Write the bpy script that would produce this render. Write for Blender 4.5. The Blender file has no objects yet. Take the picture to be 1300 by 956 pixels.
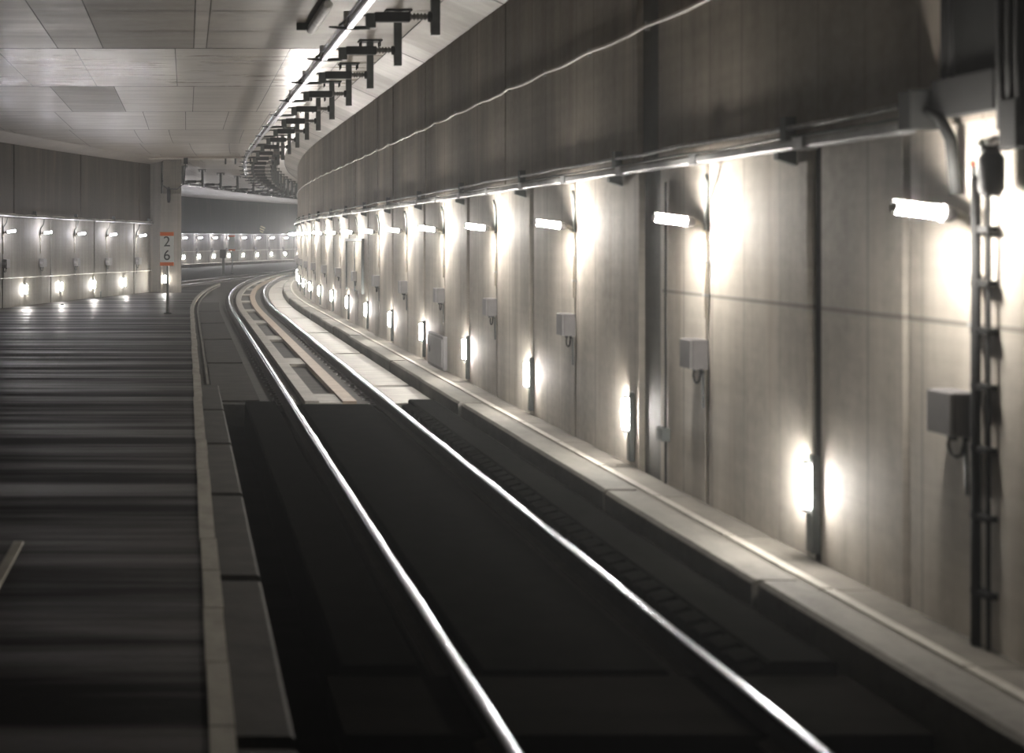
import bpy, bmesh, math, random
from mathutils import Vector, Matrix
random.seed(7)
C = bpy.context.scene.collection
CAMZ = 2.68                      # eye height above the track slab; heights below marked "+CAMZ" are taken from it
F = 1655.0
ORD = ('first second third fourth fifth sixth seventh eighth ninth tenth eleventh twelfth thirteenth fourteenth fifteenth '
       'sixteenth seventeenth eighteenth nineteenth twentieth twenty-first twenty-second twenty-third twenty-fourth '
       'twenty-fifth twenty-sixth twenty-seventh twenty-eighth twenty-ninth thirtieth').split()

# ------------------------------------------------------------------ materials
def nodes(name):
    m = bpy.data.materials.new(name); m.use_nodes = True
    nt = m.node_tree; return m, nt, nt.nodes['Principled BSDF']

def mixc(nt, fac, a, b, mode='MIX'):
    n = nt.nodes.new('ShaderNodeMix'); n.data_type = 'RGBA'; n.blend_type = mode
    for i, v in ((0, fac), (6, a), (7, b)):
        if isinstance(v, (int, float)): n.inputs[i].default_value = v
        elif isinstance(v, tuple): n.inputs[i].default_value = (*v, 1)
        else: nt.links.new(v, n.inputs[i])
    return n.outputs[2]

def math_(nt, op, a, b=0.0, c=None):
    n = nt.nodes.new('ShaderNodeMath'); n.operation = op
    for i, v in enumerate((a, b, c)):
        if v is None: continue
        if isinstance(v, (int, float)): n.inputs[i].default_value = v
        else: nt.links.new(v, n.inputs[i])
    return n.outputs[0]

def coords(nt, kind='Object'):
    return nt.nodes.new('ShaderNodeTexCoord').outputs[kind]

def noise(nt, vec, scale=(1, 1, 1), s=1.0, det=4, rough=.55, lo=.35, hi=.65):
    mp = nt.nodes.new('ShaderNodeMapping'); mp.inputs['Scale'].default_value = scale
    nt.links.new(vec, mp.inputs['Vector'])
    n = nt.nodes.new('ShaderNodeTexNoise'); n.inputs['Scale'].default_value = s
    n.inputs['Detail'].default_value = det; n.inputs['Roughness'].default_value = rough
    nt.links.new(mp.outputs[0], n.inputs['Vector'])
    r = nt.nodes.new('ShaderNodeMapRange'); r.inputs[1].default_value = lo; r.inputs[2].default_value = hi
    nt.links.new(n.outputs['Fac'], r.inputs[0])
    return r.outputs[0]

def bump(nt, b, h, strength=.3, dist=.01):
    n = nt.nodes.new('ShaderNodeBump'); n.inputs['Strength'].default_value = strength; n.inputs['Distance'].default_value = dist
    nt.links.new(h, n.inputs['Height']); nt.links.new(n.outputs[0], b.inputs['Normal'])

def plain(name, col, rough=.6, metal=0.0, var=.25, s=6.0):
    m, nt, b = nodes(name)
    v = coords(nt); n = noise(nt, v, (1, 1, 1), s)
    dk = tuple(c * (1 - var) for c in col)
    nt.links.new(mixc(nt, n, dk, col), b.inputs['Base Color'])
    b.inputs['Roughness'].default_value = rough; b.inputs['Metallic'].default_value = metal
    return m

def wall_mat(name, light, dark, seam_v=None, rough=.75):
    m, nt, b = nodes(name)
    uv = coords(nt, 'UV')
    streak = noise(nt, uv, (1.5, .12, 1), 1.0, 6, .62, .36, .64)
    wide = noise(nt, uv, (.55, .22, 1), 1.0, 3, .5, .35, .65)
    fine = noise(nt, uv, (6, 6, 1), 1.5, 6, .65, .3, .7)
    board = noise(nt, uv, (.35, 9, 1), 1.0, 2, .5, .4, .6)
    c = mixc(nt, streak, dark, light)
    c = mixc(nt, math_(nt, 'MULTIPLY', wide, .6), c, tuple(x * .55 for x in dark))
    c = mixc(nt, math_(nt, 'MULTIPLY', fine, .22), c, tuple(x * 1.15 for x in light))
    c = mixc(nt, math_(nt, 'MULTIPLY', board, .10), c, tuple(x * .6 for x in dark))
    # narrow formwork seams every 0.67 m and rust-brown runs
    sep = nt.nodes.new('ShaderNodeSeparateXYZ'); nt.links.new(uv, sep.inputs[0])
    fr = math_(nt, 'FRACT', math_(nt, 'DIVIDE', sep.outputs[0], .672))
    ln = math_(nt, 'LESS_THAN', math_(nt, 'ABSOLUTE', math_(nt, 'SUBTRACT', fr, .5)), .016)
    c = mixc(nt, math_(nt, 'MULTIPLY', math_(nt, 'MULTIPLY', ln, .55), math_(nt, 'ADD', streak, .25)), c, tuple(x * .35 for x in dark))
    if seam_v is not None:
        l2 = math_(nt, 'LESS_THAN', math_(nt, 'ABSOLUTE', math_(nt, 'SUBTRACT', sep.outputs[1], seam_v)), .016)
        c = mixc(nt, math_(nt, 'MULTIPLY', math_(nt, 'MULTIPLY', l2, math_(nt, 'LESS_THAN', sep.outputs[0], 13.0)), .6), c, tuple(x * .35 for x in dark))
    run = noise(nt, uv, (1.1, .10, 1), 2.3, 3, .5, .58, .72)
    c = mixc(nt, math_(nt, 'MULTIPLY', run, .35), c, (.20, .15, .10))
    nt.links.new(c, b.inputs['Base Color'])
    b.inputs['Roughness'].default_value = rough
    bump(nt, b, fine, .25, .006)
    return m

def slab_mat(name, light, dark, scale=(1, 1, 1), rough=.7, s=1.6, spec=.5, streaky=False):
    m, nt, b = nodes(name)
    if spec < .1: b.inputs['IOR'].default_value = 1.08
    elif streaky: b.inputs['IOR'].default_value = 1.35
    v = coords(nt)
    a = noise(nt, v, scale, s, 5, .6, .32, .68)
    f = noise(nt, v, (1, 1, 1), 14, 6, .65, .3, .7)
    c = mixc(nt, a, dark, light)
    c = mixc(nt, math_(nt, 'MULTIPLY', f, .3), c, tuple(x * 1.25 for x in light))
    nt.links.new(c, b.inputs['Base Color'])
    b.inputs['Roughness'].default_value = rough
    b.inputs['Specular IOR Level'].default_value = spec
    if streaky:                                        # cross streaks: glossier where paler
        st = noise(nt, v, (.05, .9, 1), 1.3, 5, .7, .42, .6)
        nt.links.new(math_(nt, 'ADD', math_(nt, 'MULTIPLY', st, .14), .03), b.inputs['Specular IOR Level'])
        nt.links.new(math_(nt, 'SUBTRACT', .62, math_(nt, 'MULTIPLY', st, .24)), b.inputs['Roughness'])
        c = mixc(nt, st, tuple(x * .7 for x in dark), c); nt.links.new(c, b.inputs['Base Color'])
    bump(nt, b, f, .3, .005)
    return m

def emit(name, col, st):
    m, nt, b = nodes(name)
    b.inputs['Base Color'].default_value = (.8, .8, .8, 1)
    b.inputs['Emission Color'].default_value = (*col, 1)
    b.inputs['Emission Strength'].default_value = st
    return m

M = {}
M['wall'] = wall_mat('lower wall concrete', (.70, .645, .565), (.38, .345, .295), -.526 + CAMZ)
M['wall_up'] = wall_mat('shaded upper wall concrete', (.50, .445, .375), (.27, .235, .195))  # darker than the lower wall: shade above the duct put into the colour
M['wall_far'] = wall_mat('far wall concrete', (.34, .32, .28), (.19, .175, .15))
M['wall_dark'] = wall_mat('shaded far wall', (.045, .047, .045), (.02, .021, .02))  # unlit upper part of the far wall, its shade painted as near-black concrete
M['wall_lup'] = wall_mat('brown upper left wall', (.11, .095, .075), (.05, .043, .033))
M['pillar'] = wall_mat('brownish pillar concrete', (.20, .178, .148), (.09, .08, .066))
M['joint'] = plain('bitumen joint', (.035, .033, .03), .9)
M['recess'] = wall_mat('dark recess concrete', (.20, .19, .17), (.07, .068, .06))  # darker concrete tone inside the wide recess
M['walk'] = slab_mat('walkway concrete', (.165, .150, .13), (.075, .069, .06), (1, 1, 1), .95, 1.2, .15)
M['kerb'] = slab_mat('kerb stone', (.19, .18, .16), (.10, .094, .083), (1, .5, 1), .9, 2, .2)
M['stripe'] = slab_mat('pale edge stripe', (.36, .34, .30), (.22, .205, .18), (2, 1, 1), .9, 2, .2)
M['near_bed'] = slab_mat('shaded track bed', (.012, .011, .010), (.006, .006, .005), (.6, 3, 1), .9, 1.2, .05)  # near bed darkened in colour to stand in for missing light
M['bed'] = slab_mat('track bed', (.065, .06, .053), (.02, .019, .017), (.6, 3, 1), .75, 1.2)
M['slab'] = slab_mat('pale track slab', (.40, .38, .34), (.20, .19, .17), (.6, 4, 1), .6, 1.4)
M['orange_strip'] = slab_mat('rusty pale strip', (.42, .33, .24), (.26, .20, .15), (1, 3, 1), .6, 2)
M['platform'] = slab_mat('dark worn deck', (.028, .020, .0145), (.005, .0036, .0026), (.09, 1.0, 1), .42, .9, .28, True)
M['ledge'] = slab_mat('ledge concrete', (.045, .040, .034), (.016, .0145, .012), (1, 1.5, 1), .8, 2, .2)
M['mat'] = slab_mat('black absorber mat', (.007, .007, .0062), (.004, .004, .0035), (1, 1, 1), .95, 5, .03)
M['railtop'] = plain('polished rail head', (.48, .50, .56), .2, 1.0, .08, 3)
M['railside'] = plain('rusty rail web', (.05, .042, .036), .7, .4)
M['clip'] = plain('rail clip steel', (.16, .15, .14), .5, .7)
M['galv'] = plain('galvanised steel', (.55, .56, .56), .35, .7, .3, 12)
M['duct'] = plain('pale grey duct', (.42, .425, .42), .5, .1, .5, 2)
M['cable_white'] = plain('white cable sheath', (.72, .70, .64), .5, 0, .15, 8)
M['dark_metal'] = plain('dark painted steel', (.016, .017, .016), .75, 0)
M['post_metal'] = plain('grey painted post', (.11, .12, .115), .5, .3)
M['black'] = plain('black rubber', (.012, .012, .012), .85)
M['box'] = plain('grey junction box plastic', (.17, .16, .16), .6, 0, .15)
M['lid'] = plain('pale junction box lid', (.25, .24, .24), .5, 0, .12)
M['conduit'] = plain('pale conduit', (.62, .56, .46), .5, 0, .25)
M['cond_shiny'] = plain('bright aluminium conductor', (.42, .42, .45), .26, 1.0, .3, 6)
M['insul'] = plain('brown grey insulator', (.13, .12, .11), .35)
M['white'] = plain('white tag', (.85, .85, .83), .5)
M['red'] = plain('red tag', (.7, .18, .12), .5)
M['orange'] = plain('orange retroreflective band', (.95, .22, .06), .4, 0, .05)
M['signface'] = plain('pale grey sign face', (.88, .90, .90), .35, 0, .03)
M['ink'] = plain('dark grey sign paint', (.06, .07, .08), .5)
M['cap'] = plain('lamp end cap', (.75, .75, .75), .4)
M['lampcool'] = emit('lit tube cool', (1.0, .945, .87), 140)
M['lampwarm'] = emit('lit tube white', (1.0, .97, .90), 62)
M['lamplow'] = emit('lit tube low', (1.0, .96, .90), 85)
M['lampviolet'] = emit('lit tube bluish', (.92, .91, 1.0), 52)
M['yellow'] = plain('dull yellow paint', (.45, .42, .2), .6)

def ceiling_mat():
    m, nt, b = nodes('painted ceiling panels')
    uv = coords(nt, 'UV')
    at = nt.nodes.new('ShaderNodeAttribute'); at.attribute_name = 'tint'
    a = noise(nt, uv, (.35, 2.2, 1), 1.0, 5, .6, .3, .7)
    f = noise(nt, uv, (2, 2, 1), 2.0, 5, .6, .3, .7)
    c = mixc(nt, at.outputs['Fac'], (.155, .13, .10), (.43, .385, .32))
    c = mixc(nt, math_(nt, 'MULTIPLY', a, .6), c, (.15, .132, .11))
    c = mixc(nt, math_(nt, 'MULTIPLY', f, .15), c, (.5, .45, .38))
    nt.links.new(c, b.inputs['Base Color'])
    r = math_(nt, 'SUBTRACT', .46, math_(nt, 'MULTIPLY', at.outputs['Fac'], .24))
    r = math_(nt, 'ADD', r, math_(nt, 'MULTIPLY', a, .12))
    nt.links.new(r, b.inputs['Roughness'])
    bump(nt, b, noise(nt, uv, (.5, 1.0, 1), 1.2, 3, .5, .2, .8), .18, .02)
    return m
M['ceil'] = ceiling_mat()

# ------------------------------------------------------------------ paths
class Path:
    def __init__(self, x, y, h0, segs):          # straight before s=0, then (length, curvature) pieces
        self.x, self.y, self.h, self.segs = x, y, h0, segs
    def at(self, s):
        x, y, h = self.x, self.y, self.h
        if s <= 0: return x + s * math.sin(h), y + s * math.cos(h), h
        for L, k in self.segs:
            l = min(s, L)
            if abs(k) < 1e-9: x += l * math.sin(h); y += l * math.cos(h)
            else:
                h2 = h + k * l
                x += (math.cos(h) - math.cos(h2)) / k; y += (math.sin(h2) - math.sin(h)) / k; h = h2
            s -= l
            if s <= 0: return x, y, h
        return x + s * math.sin(h), y + s * math.cos(h), h
    def p(self, s, d, z):
        x, y, h = self.at(s)
        return Vector((x + d * math.cos(h), y - d * math.sin(h), z))

TX = 2.34
_main = Path(TX, 45, 0, [(400, 1 / 250)])
class Main:                                       # s equals y on the straight stretch
    def at(self, s): return _main.at(s - 45)
    def p(self, s, d, z): return _main.p(s - 45, d, z)
MAIN = Main()
LEFT = Path(-6.87, 48, math.radians(17.0), [(40, 1 / 170)])
FAR = Path(-16.3, 52, math.radians(6.5), [(300, 1 / 278)])
T2 = Path(-.6, 71.0, math.radians(16.0), [(100, 1 / 500)])

def srange(a, b, step):
    n = max(1, int(round((b - a) / step))); return [a + (b - a) * i / n for i in range(n + 1)]

# ------------------------------------------------------------------ mesh helpers
class MB:
    def __init__(self):
        self.bm = bmesh.new(); self.uv = self.bm.loops.layers.uv.new('UVMap'); self.tint = self.bm.faces.layers.float.new('tint')
    def quad(self, pts, uvs=None, mi=0, tint=.5):
        f = self.bm.faces.new([self.bm.verts.new(p) for p in pts]); f.material_index = mi; f[self.tint] = tint
        if uvs:
            for l, u in zip(f.loops, uvs): l[self.uv].uv = u
        return f
    def box(self, x0, x1, y0, y1, z0, z1, bev=0.0, rot=None, at=None, mi=0):
        r = bmesh.ops.create_cube(self.bm, size=1)
        vs = r['verts']
        for v in vs: v.co = Vector(((x0 + x1) / 2 + v.co.x * (x1 - x0), (y0 + y1) / 2 + v.co.y * (y1 - y0), (z0 + z1) / 2 + v.co.z * (z1 - z0)))
        fs = {f for v in vs for f in v.link_faces}
        for f in fs: f.material_index = mi
        if bev:
            es = list({e for v in vs for e in v.link_edges})
            r = bmesh.ops.bevel(self.bm, geom=es, offset=bev, segments=2, affect='EDGES', profile=.6)
            vs = list({v for f in r['faces'] for v in f.verts} | {v for v in vs if v.is_valid})
            for f in {f for v in vs for f in v.link_faces}: f.material_index = mi
        if rot is not None:
            c = at or Vector(((x0 + x1) / 2, (y0 + y1) / 2, (z0 + z1) / 2))
            for v in vs: v.co = rot @ (v.co - Vector(c)) + Vector(c)
        return self
    def tube(self, pts, r, n=10, mi=0, caps=True):
        pts = [Vector(p) for p in pts]; rs = r if isinstance(r, (list, tuple)) else [r] * len(pts)
        rings = []; up = None
        for i, p in enumerate(pts):
            t = (pts[min(i + 1, len(pts) - 1)] - pts[max(i - 1, 0)]).normalized()
            if up is None or abs(t.dot(up)) > .95:
                up = Vector((0, 0, 1)) if abs(t.z) < .9 else Vector((1, 0, 0))
            a = t.cross(up).normalized(); b = a.cross(t).normalized(); up = b
            rings.append([self.bm.verts.new(p + (a * math.cos(2 * math.pi * k / n) + b * math.sin(2 * math.pi * k / n)) * rs[i]) for k in range(n)])
        for i in range(len(rings) - 1):
            for k in range(n):
                f = self.bm.faces.new((rings[i][k], rings[i][(k + 1) % n], rings[i + 1][(k + 1) % n], rings[i + 1][k])); f.smooth = True; f.material_index = mi
        if caps:
            for rg in (rings[0], rings[-1]):
                f = self.bm.faces.new(rg); f.material_index = mi
        return self
    def sweep(self, path, prof, ss, closed=True, mats=None, smooth=False, dfun=None, caps=True):
        n = len(prof); rings = []
        L = [0]
        for i in range(1, n + 1):
            a, b = prof[i - 1], prof[i % n]; L.append(L[-1] + math.hypot(a[0] - b[0], a[1] - b[1]))
        for s in ss:
            rings.append([self.bm.verts.new(path.p(s, *( dfun(s, d, z) if dfun else (d, z)))) for d, z in prof])
        m = n if closed else n - 1
        for i in range(len(ss) - 1):
            for k in range(m):
                k2 = (k + 1) % n
                f = self.bm.faces.new((rings[i][k], rings[i + 1][k], rings[i + 1][k2], rings[i][k2]))
                f.smooth = smooth
                if mats: f.material_index = mats(ss[i], ss[i + 1], k) if callable(mats) else mats[k]
                za, zb = prof[k][1], prof[k2][1]
                if abs(za - zb) < .02: va, vb = L[k], L[k + 1]
                else: va, vb = za, zb
                for l, u in zip(f.loops, ((ss[i], va), (ss[i + 1], va), (ss[i + 1], vb), (ss[i], vb))): l[self.uv].uv = u
        if closed and caps:
            for rg in (rings[0], rings[-1]): self.bm.faces.new(rg)
        return self
    def build(self, name, mats, parent=None, label=None, loc=None, smooth=None):
        bmesh.ops.recalc_face_normals(self.bm, faces=self.bm.faces)
        me = bpy.data.meshes.new(name); self.bm.to_mesh(me); self.bm.free()
        for m in (mats if isinstance(mats, (list, tuple)) else [mats]): me.materials.append(M[m] if isinstance(m, str) else m)
        if smooth:
            for p in me.polygons: p.use_smooth = True
        o = bpy.data.objects.new(name, me); C.objects.link(o)
        if parent: o.parent = parent
        if label: o['label'] = label
        if loc: o.location = loc
        return o

def tag(o, label, cat, group=None, kind=None):
    o['label'] = label; o['category'] = cat
    if group: o['group'] = group
    if kind: o['kind'] = kind
    return o
def struct(o, label=None):
    o['kind'] = 'structure'
    if label: o['label'] = label
    return o
def empty(name, loc=(0, 0, 0), h=0.0):
    o = bpy.data.objects.new(name, None); o.empty_display_size = .1; C.objects.link(o)
    o.location = loc; o.rotation_euler = (0, 0, -h); return o
def kids(o): return [c for c in C.objects if c.parent == o]
def copy_tree(o, parent=None, table=None):
    c = o.copy(); C.objects.link(c)
    if parent: c.parent = parent
    for ch in kids(o): copy_tree(ch, c)
    return c
def put(o, path, s, d, z, turn=0.0):
    x, y, h = path.at(s); p = path.p(s, d, z)
    o.location = p; o.rotation_euler = (0, 0, -h + turn)
def repeat(proto, used, label, group=None):
    o = proto if not used[0] else copy_tree(proto)
    used[0] = True; o['label'] = label
    if group: o['group'] = group
    return o

WD = 2.40                                          # right wall, from track centre
P = 4.03
S0, S1 = -4.0, 150.0
ZTOP = 3.48 + CAMZ; ZCEIL = 3.77 + CAMZ; ZDUCT = .70 + CAMZ

# ------------------------------------------------------------------ right wall
low_joints = [9.85 + P * k for k in range(-3, 36)]
def ranges_for(joints, halfw, extra=()):
    out = [(j - halfw, j + halfw) for j in joints] + list(extra)
    return sorted(out)
def wall_with_grooves(path, d, z0, z1, grooves, s0, s1, name, mats, depth=.06, thick=.4):
    ss = set(srange(s0, s1, 1.5))
    gs = [g for g in grooves if g[0] > s0 + .1 and g[1] < s1 - .1]
    ss = {s for s in ss if not any(g[0] - .05 <= s <= g[1] + .05 for g in gs)}
    for a, b in gs: ss |= {a - .012, a, b, b + .012}
    ss = sorted(ss)
    def inside(s): return any(a - 1e-6 <= s <= b + 1e-6 for a, b in gs)
    sg = 1 if d > 0 or path is not MAIN else -1
    if path is not MAIN: sg = -1
    def dfun(s, dd, z): return (dd + (sg * depth if (inside(s) and abs(dd - d) < 1e-6) else 0), z)
    def mats_(a, b, k):
        w = b - a
        if inside(a) and inside(b): return 2 if w > .4 else 1
        return 0
    mb = MB().sweep(path, [(d, z0), (d, z1), (d + sg * thick, z1), (d + sg * thick, z0)], ss, True, mats_, dfun=dfun)
    return struct(mb.build(name, mats))
wide = [(13.05, 13.65)]
lowg = [(j - .10, j + .10) for j in low_joints if abs(j - 13.88) > .1] + wide + [(8.55, 8.62)] + [(j + 2.0, j + 2.05) for j in low_joints[3:] if abs(j + 2 - 13.3) > 1]
upj = [12.85 + 6.45 * k for k in range(-2, 22)]
upg = [(j - .03, j + .03) for j in upj if abs(j - 12.85) > .1] + wide + [(29.7, 29.9)] + [(36.4, 36.6)]
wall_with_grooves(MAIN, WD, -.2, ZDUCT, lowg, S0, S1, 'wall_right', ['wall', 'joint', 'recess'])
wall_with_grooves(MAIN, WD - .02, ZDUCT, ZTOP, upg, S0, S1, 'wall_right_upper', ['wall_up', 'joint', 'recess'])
struct(MB().sweep(MAIN, [(WD - .02, ZTOP - .14), (WD - .02, ZTOP + .3), (WD + .4, ZTOP + .3), (WD + .4, ZTOP - .14)], [S0, S0 + .01]).build('trim_1', 'wall_up')) if False else None

# ------------------------------------------------------------------ ceiling: panels with dark gaps, haunch by the right wall
joints = [25.95 + 6.5 * k for k in range(-5, 20)]
edges_by_bay = {}
mb = MB()
bigx = [-34, -26, -20, -15, -11.5, -8.6, -6.2, -4.1, -2.6, -.75, .55, 1.72]
tints = {0: (.12, .75), 1: (.9, 1.0), 2: (.55, .75), 3: (.6, .75), 4: (.45, .6), 5: (.5, .6)}
for i in range(len(joints) - 1):
    a, b = joints[i] + .035, joints[i + 1] - .035
    if joints[i] < -9: continue
    bay = int(round((joints[i] - 19.45) / 6.5))
    xs = [bigx[0]] + [x + random.uniform(-.5, .5) for x in bigx[1:-1]] + [1.72]
    if bay == 0: xs = [-34, -26, -20, -15, -11.5, -8.6, -6.6, -4.9, -4.0, -2.2, -1.95, 1.72]
    for j in range(len(xs) - 1):
        lo, hi = tints.get(bay, (.25, .6))
        t = random.uniform(lo, hi)
        if bay == 0: t = {7: .5, 8: .18, 9: .8, 10: .22}.get(j, random.uniform(.5, .75))
        if bay == 2 and j in (6, 10): t = .3
        for (p0, p1) in [(q, min(q + 2.2, b)) for q in srange(a, b, 2.2)[:-1]]:
            g0, g1 = xs[j] + .008, xs[j + 1] - .008
            mb.quad([MAIN.p(p0, g0, ZCEIL), MAIN.p(p0, g1, ZCEIL), MAIN.p(p1, g1, ZCEIL), MAIN.p(p1, g0, ZCEIL)],
                    [(g0 + i * 7.3, p0), (g1 + i * 7.3, p0), (g1 + i * 7.3, p1), (g0 + i * 7.3, p1)], 0, t)
    # haunch strip
    t = random.uniform(.5, .85)
    for (p0, p1) in [(q, min(q + 1.1, b)) for q in srange(a, b, 1.08)[:-1]]:
        t = random.uniform(.0, .5)
        mb.quad([MAIN.p(p0, 1.74, ZCEIL), MAIN.p(p0, WD, ZTOP), MAIN.p(p1, WD, ZTOP), MAIN.p(p1, 1.74, ZCEIL)],
                [(1.7, p0), (2.5, p0), (2.5, p1), (1.7, p1)], 0, t)
ss = srange(-6, 150, 3)
for k in range(len(ss) - 1):
    for d0, d1, za, zb in ((-34, 1.74, ZCEIL + .03, ZCEIL + .03), (1.74, WD + .4, ZCEIL + .03, ZTOP + .01)):
        mb.quad([MAIN.p(ss[k], d0, za), MAIN.p(ss[k], d1, zb), MAIN.p(ss[k + 1], d1, zb), MAIN.p(ss[k + 1], d0, za)], None, 1, .1)
struct(mb.build('ceiling', ['ceil', 'joint']))
# downstand beam where the bores join
struct(MB().sweep(MAIN, [(-9.5, ZCEIL - .10), (1.6, ZCEIL - .10), (1.6, ZCEIL + .02), (-9.5, ZCEIL + .02)], [60.2, 60.7]).build('trim_2', 'wall_up'), 'shallow downstand beam across the ceiling')

# ------------------------------------------------------------------ left wall (wedge between the bores) and its pillar
LZ = ZCEIL
Llen = 15.5
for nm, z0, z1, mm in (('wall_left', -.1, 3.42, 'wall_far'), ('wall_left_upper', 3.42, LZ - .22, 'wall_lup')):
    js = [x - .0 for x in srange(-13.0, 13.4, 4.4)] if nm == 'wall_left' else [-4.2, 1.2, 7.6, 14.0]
    mbx = MB()
    ssl = sorted(set(srange(-22, Llen, 1.2)))
    ssl = [s for s in ssl if not any(abs(s - j) < .12 for j in js)]
    for j in js: ssl += [j - .06, j - .05, j + .05, j + .06]
    ssl = sorted(ssl)
    def dfl(s, d, z): return (d - .05 if d == 0 and any(abs(s - j) < .055 for j in js) else d, z)
    def mtl(a, b, k): return 1 if any(abs((a + b) / 2 - j) < .03 for j in js) else 0
    mbx.sweep(LEFT, [(0, z0), (0, z1), (-.5, z1), (-.5, z0)], ssl, True, mtl, dfun=dfl)
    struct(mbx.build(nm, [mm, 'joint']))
mb = MB().sweep(LEFT, [(0, LZ - .24), (1.0, LZ - .005), (-.5, LZ + .02), (-.5, LZ - .24)], srange(-22, Llen, 1.2))
for f in mb.bm.faces: f[mb.tint] = .25
struct(mb.build('trim_3', 'ceil'), 'sloping haunch between left wall and ceiling')
ex, ey, eh = LEFT.at(Llen)
px0, px1, py = -1.24, -.26, 61.9
mb = MB()
mb.box(px0, px1, py, py + 2.6, -.1, 4.8, .02); mb.box(px0 + .12, px1, py + .12, py + 2.6, 4.8, LZ, 0)
mb.box(px0 - .55, px0 + .02, py + .5, py + 2.4, -.1, LZ, 0)
for f in mb.bm.faces:
    for l in f.loops: l[mb.uv].uv = (l.vert.co.x * 1.0 + l.vert.co.y, l.vert.co.z)
struct(mb.build('wall_left_end', 'pillar'), 'pillar face ending the left wall')
struct(MB().sweep(LEFT, [(-1.6, -.1), (-1.6, LZ), (-1.9, LZ), (-1.9, -.1)], srange(-22, Llen + 1.5, 1.5)).build('wall_left_back', 'wall_far'))

# ------------------------------------------------------------------ far wall of the second bore
fj = [3.1 + 4.0 * k for k in range(0, 34)]
ssf = srange(0, 130, 1.5)
ssf = [s for s in ssf if not any(abs(s - j) < .14 for j in fj)]
for j in fj: ssf += [j - .08, j - .06, j + .06, j + .08]
ssf = sorted(ssf)
def dff(s, d, z): return (d - .05 if d == 0 and any(abs(s - j) < .07 for j in fj) else d, z)
def mtf(a, b, k): return 1 if any(abs((a + b) / 2 - j) < .03 for j in fj) else 0
struct(MB().sweep(FAR, [(0, -.2), (0, 3.12), (-.5, 3.12), (-.5, -.2)], ssf, True, mtf, dfun=dff).build('wall_far', ['wall_far', 'joint']))
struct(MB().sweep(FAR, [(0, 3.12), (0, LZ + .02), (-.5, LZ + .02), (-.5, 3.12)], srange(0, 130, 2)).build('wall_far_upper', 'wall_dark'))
struct(MB().sweep(FAR, [(.0, -.1), (.0, .30), (.95, .30), (.95, -.1)], srange(0, 130, 2)).build('trim_4', 'stripe'), 'raised pale kerb along the foot of the far wall')

# ------------------------------------------------------------------ floor, platform, walkway
struct(MB().sweep(MAIN, [(-40, 0), (-1.55, 0), (-1.53, -.002), (WD + .3, 0), (WD + .3, -.6), (-40, -.6)], srange(21, 150, 2)).build('floor', 'bed'))
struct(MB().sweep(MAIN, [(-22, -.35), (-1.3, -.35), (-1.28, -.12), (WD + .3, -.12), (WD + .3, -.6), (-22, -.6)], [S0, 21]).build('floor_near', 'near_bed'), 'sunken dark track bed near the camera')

# platform deck (flat, world outline)
mb = MB()
outline = []
for s in srange(S0, 66, 2): outline.append(MAIN.p(s, -2.22, 0).xy)
outline += [Vector((-.26, 66.0)), Vector((-.7, 62.5))]
for s in reversed(srange(-24, Llen, 2)): outline.append(LEFT.p(s, -.2, 0).xy)
outline += [Vector((-18, 22)), Vector((-18, S0))]
bot = [mb.bm.verts.new((v.x, v.y, -.3)) for v in outline]; top = [mb.bm.verts.new((v.x, v.y, .08)) for v in outline]
mb.bm.faces.new(top); mb.bm.faces.new(bot)
for i in range(len(top)):
    j = (i + 1) % len(top); mb.bm.faces.new((bot[i], bot[j], top[j], top[i]))
bmesh.ops.triangulate(mb.bm, faces=[f for f in mb.bm.faces if len(f.verts) > 4])
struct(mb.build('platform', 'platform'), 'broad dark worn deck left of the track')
# pale edge kerb made of end-to-end stones, slightly uneven
mb = MB()
s = S0
while s < 73:
    L = 1.1 + random.uniform(-.1, .1); j = random.uniform(-.008, .008)
    mb.sweep(MAIN, [(-2.225 + j, .0), (-2.225 + j, .105), (-2.09 + j, .105), (-2.09 + j, .0)], [s + .012, s + L / 2, s + L - .006]); s += L
struct(mb.build('trim_5', 'stripe'), 'pale edge line of the platform')
# ledge blocks right of the edge line
led = [0.2 + 3.25 * k for k in range(-1, 7)]
for k, s in enumerate(led):
    mb = MB(); mb.sweep(MAIN, [(-2.09, -.34), (-2.09, .085), (-1.80, .085), (-1.775, .07), (-1.775, -.34)], [s + .09, s + 1.6, s + 3.25 - .09 if k < 7 else s + 3.25])
    o = mb.build('kerb_block', 'ledge')
    tag(o, 'flat concrete kerb block beside platform line, %s from the camera' % ORD[k], 'kerb', 'wide kerb blocks along the platform')
    if s < 4: o['label'] = 'flat concrete kerb block beside platform line, %s, at the photo bottom' % ORD[k]
struct(MB().sweep(MAIN, [(-2.09, 0), (-2.09, .04), (-1.98, .04), (-1.98, .0)], srange(23.2, 72, 2)).build('trim_6', 'ledge'))
struct(MB().sweep(MAIN, [(-1.98, 0), (-1.98, .075), (-1.935, .075), (-1.935, 0)], srange(23.2, 72, 2)).build('trim_7', 'kerb'), 'thin pale nosing beyond the wide kerb blocks')

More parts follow.
